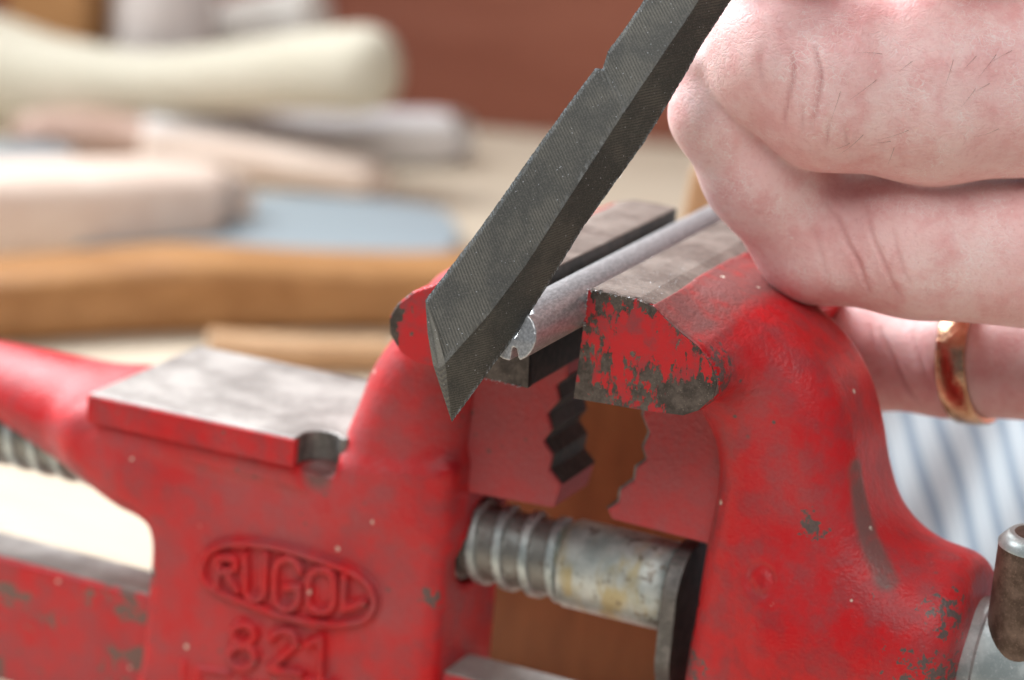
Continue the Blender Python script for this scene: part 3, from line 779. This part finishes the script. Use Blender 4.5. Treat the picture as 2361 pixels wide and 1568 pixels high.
def keepv(V, Q, k):
    q = Q[k[Q].all(1)]; u, inv = np.unique(q, return_inverse=True); return V[u], inv.reshape(q.shape)
V, Q = keepv(V, Q, kin); V2, Q2 = keepv(V2, Q2, kout)
Nn = vnormals(V, Q)
rel = V - CAM; dep = -(rel @ BACK); sx = PW / 2 + FPX * (rel @ RIGHT) / dep; sy = PH / 2 - FPX * (rel @ UP) / dep
front = (Nn * rel).sum(1) < 0
def crease(pl, depth, width, red=.6):
    p3 = []
    for (x, y) in catmull(pl, 6):
        m = front & (np.abs(sx - x) < 14) & (np.abs(sy - y) < 14)
        if m.any():
            k = np.where(m)[0]; p3.append(V[k[np.argmin(dep[k])]])
    p3 = np.array(p3); sfade = np.zeros(len(V))
    for _ in range(4): p3[1:-1] = (p3[:-2] + 2 * p3[1:-1] + p3[2:]) / 4
    d = np.full(len(V), 1e9)
    for i in range(len(p3) - 1):
        a, e = p3[i], p3[i + 1] - p3[i]; L = e @ e + 1e-9
        t = np.clip(((V - a) @ e) / L, 0, 1); dn = np.linalg.norm(V - a - t[:, None] * e, axis=1)
        sfade = np.where(dn < d, (i + t) / (len(p3) - 1), sfade); d = np.minimum(d, dn)
    fade = np.sqrt(np.clip(np.sin(np.pi * np.clip(sfade, 0.02, .98)), 0, 1)); depth = depth * fade; red = red * fade * .9
    return 1.9 * depth * (np.exp(-(d / (1.3 * width)) ** 2) - .45 * np.exp(-(d / (3.6 * width)) ** 2)), red * np.exp(-(d / (width * 1.1)) ** 2)
disp = np.zeros(len(V)); redm = np.zeros(len(V))
for args in [([(1812, 128), (1820, 175), (1806, 235), (1797, 305)], .26, .34, .8), ([(1868, 105), (1880, 165), (1878, 230), (1858, 310)], .34, .36, .9),
             ([(1748, 110), (1740, 165), (1752, 220)], .12, .5, .3), ([(1903, 285), (1896, 350)], .16, .3, .6), ([(1952, 300), (1950, 355)], .12, .3, .5), ([(1845, 250), (1838, 320)], .12, .3, .4),
             ([(1918, 455), (1940, 560), (1972, 625), (1995, 690)], .26, .36, .7), ([(1985, 460), (2003, 560), (2030, 625), (2062, 695)], .18, .34, .6),
             ([(2045, 520), (2062, 600), (2092, 680)], .12, .3, .4), ([(1868, 530), (1882, 600), (1905, 680)], .12, .35, .3),
             ([(2022, 745), (2045, 820), (2078, 900), (2112, 950)], .26, .36, .8), ([(2000, 740), (2008, 800)], .15, .35, .4), ([(2095, 760), (2115, 840), (2148, 935)], .12, .35, .3)]:
    a = crease(*args); disp += a[0]; redm = np.maximum(redm, a[1])
def lump(x, y, z): return np.sin(x * .35 + 1.3 * np.sin(y * .3)) * np.sin(y * .31 + z * .22) * np.cos(z * .4 + x * .1)
nf = len(V)
V = V - Nn * disp[:, None] + Nn * (lump(V[:, 0], V[:, 1], V[:, 2]) * .16)[:, None]
V = np.r_[V, V2]; Q = np.r_[Q, Q2 + nf]; redm = np.r_[redm, np.zeros(len(V2))]
hob = new_obj('hand', V, Q, M_SKIN, attrs={'red': redm})
tag(hob, 'bare hand with bent fingers holding the file, one finger wearing a gold ring', 'hand')
# fine hairs on the back of the near finger
hv = []; hf = []
for _ in range(16):
    x, y = rng.uniform(1930, 2350), rng.uniform(90, 350)
    m = front & (np.abs(sx - x) < 10) & (np.abs(sy - y) < 10)
    if not m.any(): continue
    k = np.where(m)[0]; k = k[np.argmin(dep[k])]; p0 = V[k]; n0 = Nn[k]
    di = RIGHT * rng.normal(-.5, .35) + UP * rng.normal(-.6, .4); di = di - n0 * (di @ n0); di /= np.linalg.norm(di)
    L = rng.uniform(2.0, 5.0); line = [p0 + di * L * t + n0 * (.9 * t - .75 * t * t) * L * .35 for t in np.linspace(0, 1, 7)]
    b0 = len(hv); sd = np.cross(di, n0)
    for i, q in enumerate(line):
        r_ = .028 * (1 - i / 7.5)
        for a in range(3): hv.append(q + (n0 * cos(2.094 * a) + sd * sin(2.094 * a)) * r_)
    for i in range(6):
        for a in range(3): hf.append([b0 + i * 3 + a, b0 + i * 3 + (a + 1) % 3, b0 + i * 3 + 3 + (a + 1) % 3, b0 + i * 3 + 3 + a])
th = NT('hair'); M_HAIR = th.done(th.mix(th.noise(.2, 2), (.14, .08, .06), (.24, .16, .11)), .5, 0.0)
hr = part('hair', hv, hf, M_HAIR, hob); hr['kind'] = 'stuff'
# gold ring
rc = Pd(2252, 820, 441.2); rd = Pd(2480, 828, 436) - Pd(1990, 808, 450); rd = rd / np.linalg.norm(rd) - BACK * -.18
rd /= np.linalg.norm(rd)
v, f = revolve([(-2.5, 10.0), (-2.5, 10.6), (-2.2, 10.9), (0, 11.1), (2.1, 10.9), (2.4, 10.6), (2.4, 10.0), (2.0, 9.3), (-2.0, 9.3), (-2.5, 10.0)], rc, rd, 96, closed=False)
rg = new_obj('ring', v, f, M_GOLD); tag(rg, 'engraved gold band worn on the lowest visible finger', 'ring')

# ------------------------------------------------------------------ things lying behind, out of focus
def bar_thing(name, pl, label, cat, mat, expo=2.0, group=None):
    # pl: (x, y, plane y or table-height z..., half thickness mm)
    c = np.array([q[0] for q in pl]); hw = np.array([q[1] for q in pl]); hhh = np.array([q[2] for q in pl])
    a = catmull(np.c_[c, hw, hhh], 10)
    v, f = sweep(a[:, :3], np.maximum(a[:, 3], .3), np.maximum(a[:, 4], .3), expo)
    o = new_obj(name, v, f, mat); return tag(o, label, cat, group)
def T(x, y, hgt): return P(x, y, 2, TZ + hgt)          # a point at a height above the table
G = 'loose wooden tool handles on the table'
bar_thing('wooden_tool', [(T(-260, 690, 8), 14, 9), (T(0, 690, 8), 14, 9), (T(250, 672, 8.5), 14, 9.5), (T(450, 662, 9), 14, 10), (T(700, 665, 8.5), 13, 9), (T(950, 668, 8), 13, 8.5), (T(1150, 660, 8), 12, 8), (T(1200, 658, 8), 6, 4)],
          'orange brown varnished handle lying nearest behind the vise', 'wooden tool', M_ORANGE, 4.0, G)
bar_thing('wooden_tool', [(T(-300, 500, 13), 17, 13), (T(0, 488, 13), 17, 13.5), (T(250, 478, 13), 16.5, 13), (T(430, 470, 12), 16, 12), (T(505, 478, 11), 14, 10), (T(528, 482, 11), 9, 7), (T(534, 483, 11), 3, 3)],
          'thick whitish handle with a blunt end at the left behind the orange one', 'wooden tool', M_WHITE, 3.0, G)
sl = [T(*p, 7) for p in [(150, 452), (560, 446), (800, 455), (1000, 478), (1052, 512), (1058, 556), (1015, 592), (900, 606), (520, 604), (150, 560)]]
sl = [tuple(p) for p in catmull(sl, 5, True)]
v = [(p[0], p[1], TZ + 7.5) for p in sl] + [(p[0], p[1], TZ + .3) for p in sl]; m = len(sl)
f = [list(range(m))[::-1], list(range(m, 2 * m))] + [[i, (i + 1) % m, (i + 1) % m + m, i + m] for i in range(m)]
o = new_obj('blue_slab', v, f, M_BLUE, smooth=False); bevel_flat(o, 1.5, 3)
tag(o, 'flat pale blue slab with rounded corners lying on the table', 'slab')
bar_thing('wooden_tool', [(T(330, 345, 8), 7, 5.5), (T(420, 355, 7), 8, 6.5), (T(560, 372, 6.5), 8, 6.5), (T(720, 393, 6), 7.5, 6), (T(850, 412, 5.5), 7, 5.5), (T(868, 415, 5.5), 4, 3)],
          'thin cream stick slanting down to the right above the blue slab', 'stick', M_WHITE, 2.6, G)
bar_thing('wooden_tool', [(T(330, 310, 8), 8, 6), (T(500, 312, 8), 9, 7), (T(760, 316, 8), 10, 8), (T(1000, 318, 8), 10, 8.5), (T(1035, 319, 8), 9, 7), (T(1046, 319, 8), 4, 3)],
          'grey white squared handle end pointing at the file', 'wooden tool', M_GREYW, 3.5, G)
bar_thing('wooden_tool', [(P(-300, 130, 1, 400), 20, 20), (P(-60, 165, 1, 400), 20, 20), (P(120, 195, 1, 400), 16, 16), (P(330, 195, 1, 400), 11.5, 11), (P(520, 182, 1, 400), 11.5, 11), (P(700, 165, 1, 400), 13, 12.5), (P(830, 160, 1, 400), 14, 13.5), (P(885, 160, 1, 400), 11, 11), (P(908, 160, 1, 400), 5, 5)],
          'big cream turned handle with a narrow waist at the upper left', 'wooden tool', M_CREAM, 2.3, G)
bar_thing('wooden_tool', [(P(150, 150, 1, 470), 10, 9), (P(400, 98, 1, 470), 11, 10), (P(600, 62, 1, 470), 12, 11), (P(715, 42, 1, 470), 12, 11), (P(738, 38, 1, 470), 7, 6)],
          'pale handle rising to the right behind the big cream one', 'wooden tool', M_PALE, 2.6, G)
bar_thing('wooden_tool', [(T(60, 315, 6), 7, 6), (T(110, 308, 6), 9, 7), (T(260, 312, 6), 9, 7), (T(440, 330, 6), 8, 6), (T(470, 332, 6), 4, 3)],
          'short pinkish brown handle lying under the big cream handle', 'wooden tool', wood('pinkish wood', (.50, .33, .26), (.62, .45, .38)), 2.4, G)
o = bar_thing('wooden_stick', [(T(480, 800, 4), 5, 4), (T(700, 815, 4), 5, 4), (T(900, 820, 4), 5, 4)], 'thin brown stick lying just behind the anvil of the vise', 'stick', M_TAN, 3)
bl = [T(*p, 4) for p in [(-200, 325), (120, 335), (175, 352), (150, 385), (-200, 392)]]
v = [(p[0], p[1], TZ + 5) for p in bl] + [(p[0], p[1], TZ + .3) for p in bl]
f = [[4, 3, 2, 1, 0], [5, 6, 7, 8, 9]] + [[i, (i + 1) % 5, (i + 1) % 5 + 5, i + 5] for i in range(5)]
o = new_obj('blue_slab', v, f, M_BLUE, smooth=False); bevel_flat(o, 1.0); tag(o, 'small pale blue slab at the left edge under the big cream handle', 'slab')
c = P(380, 0, 1, 436)
v, f = revolve([(TZ, 16), (TZ + 2, 18), (TZ + 45, 18), (TZ + 58, 15), (TZ + 62, 11), (TZ + 80, 11), (TZ + 82, 9)], (c[0], c[1], 0), (0, 0, 1), 48)
o = new_obj('jar', v, f, M_CERAM); tag(o, 'whitish jar standing at the back behind the handles', 'jar')
c = P(150, 0, 1, 425)
v, f = boxm(c[0] - 17, c[0] + 16, c[1] - 12, c[1] + 14, TZ + .2, TZ + 90)
o = new_obj('wooden_block', v, f, M_ORANGE, smooth=False); bevel_flat(o, 3, 3); tag(o, 'upright orange wooden block at the upper left corner', 'block')
# block of dark wood seen through the gap of the vise, and a taller tan one behind the hand
v, f = boxm(-58, 4, 82, 112, TZ + .2, -22)
o = new_obj('wooden_block', v, f, M_OAK, smooth=False); bevel_flat(o, 2, 3); tag(o, 'dark brown wooden block seen through the gap between the vise jaws', 'block')
c = P(1556, 470, 1, 168); ct = P(1556, 372, 1, 168)[2]
v, f = prism([(c[0] - 6, TZ + .2), (c[0] + 26, TZ + .2), (c[0] + 32, ct), (c[0] + 2.5, ct)], 168, 188)
o = new_obj('wooden_block', v, f, M_TAN, smooth=False); bevel_flat(o, 2, 3); tag(o, 'tan wooden block upright between the rod and the fingers', 'block')
# striped cloth hanging behind the arm on the right
cx0, cx1 = -10.0, 140.0; nu, nv = 120, 60; v = []; f = []; cuv = []
for j in range(nv + 1):
    for i in range(nu + 1):
        u = i / nu; w_ = j / nv; x = cx0 + (cx1 - cx0) * u + (1 - w_) * 30; z = TZ + 1 + w_ * 70
        y = 102 + 55 * w_ + 1.3 * sin(x * .16 + z * .05) + .6 * sin(x * .33 - z * .08)
        v.append((x, y, z)); cuv.append((x + 66 * w_ + 5 * sin(z * .045), z, 0))
for j in range(nv):
    for i in range(nu):
        a = j * (nu + 1) + i; f.append([a, a + 1, a + nu + 2, a + nu + 1])
o = new_obj('striped_cloth', v, f, M_CLOTH, attrs={'cuv': np.array(cuv)})
m = o.modifiers.new('thick', 'SOLIDIFY'); m.thickness = 1.2 * MM; m.offset = 1
tag(o, 'white cloth with blue grey stripes hanging behind the right arm of the vise', 'cloth')

# ------------------------------------------------------------------ filings on the machined faces
v = []; f = []
def flake(p, s):
    b = len(v); r3 = rng.normal(size=(4, 3)); r3 /= np.linalg.norm(r3, axis=1, keepdims=True)
    for q in r3: v.append(np.array(p) + q * s)
    for q in ([0, 1, 2], [0, 2, 3], [0, 3, 1], [1, 3, 2]): f.append([b + k for k in q])
for _ in range(620):
    x, y = rng.uniform(.3, 9.5), abs(rng.normal(0, 14)); flake((x, min(y, 50), .10), rng.uniform(.03, .09))
for _ in range(70): flake((rng.uniform(-.2, 9), rng.normal(-.1, .12), rng.normal(.05, .1)), rng.uniform(.08, .2))
for _ in range(60): flake((rng.normal(-.1, .1), rng.normal(-.15, .15), rng.uniform(-6, 0)), rng.uniform(.08, .18))
for _ in range(40): flake((rng.uniform(-18, -8.8), rng.normal(-.1, .12), -16.6 + rng.normal(0, .1)), rng.uniform(.08, .2))
for _ in range(90):
    k = rng.integers(30, 330); flake(LC[k] + rng.normal(0, .12, 3), rng.uniform(.04, .11))
for _ in range(60):
    a = rng.uniform(.2, 1.5); flake((RC[0] + (RR + .05) * cos(a), rng.uniform(-17.5, 0), RC[1] + (RR + .05) * sin(a)), rng.uniform(.05, .12))
fl = new_obj('steel_filings', v, f, M_ROD, smooth=False)
tag(fl, 'bright steel filings scattered on the jaws and the rod', kind='stuff')
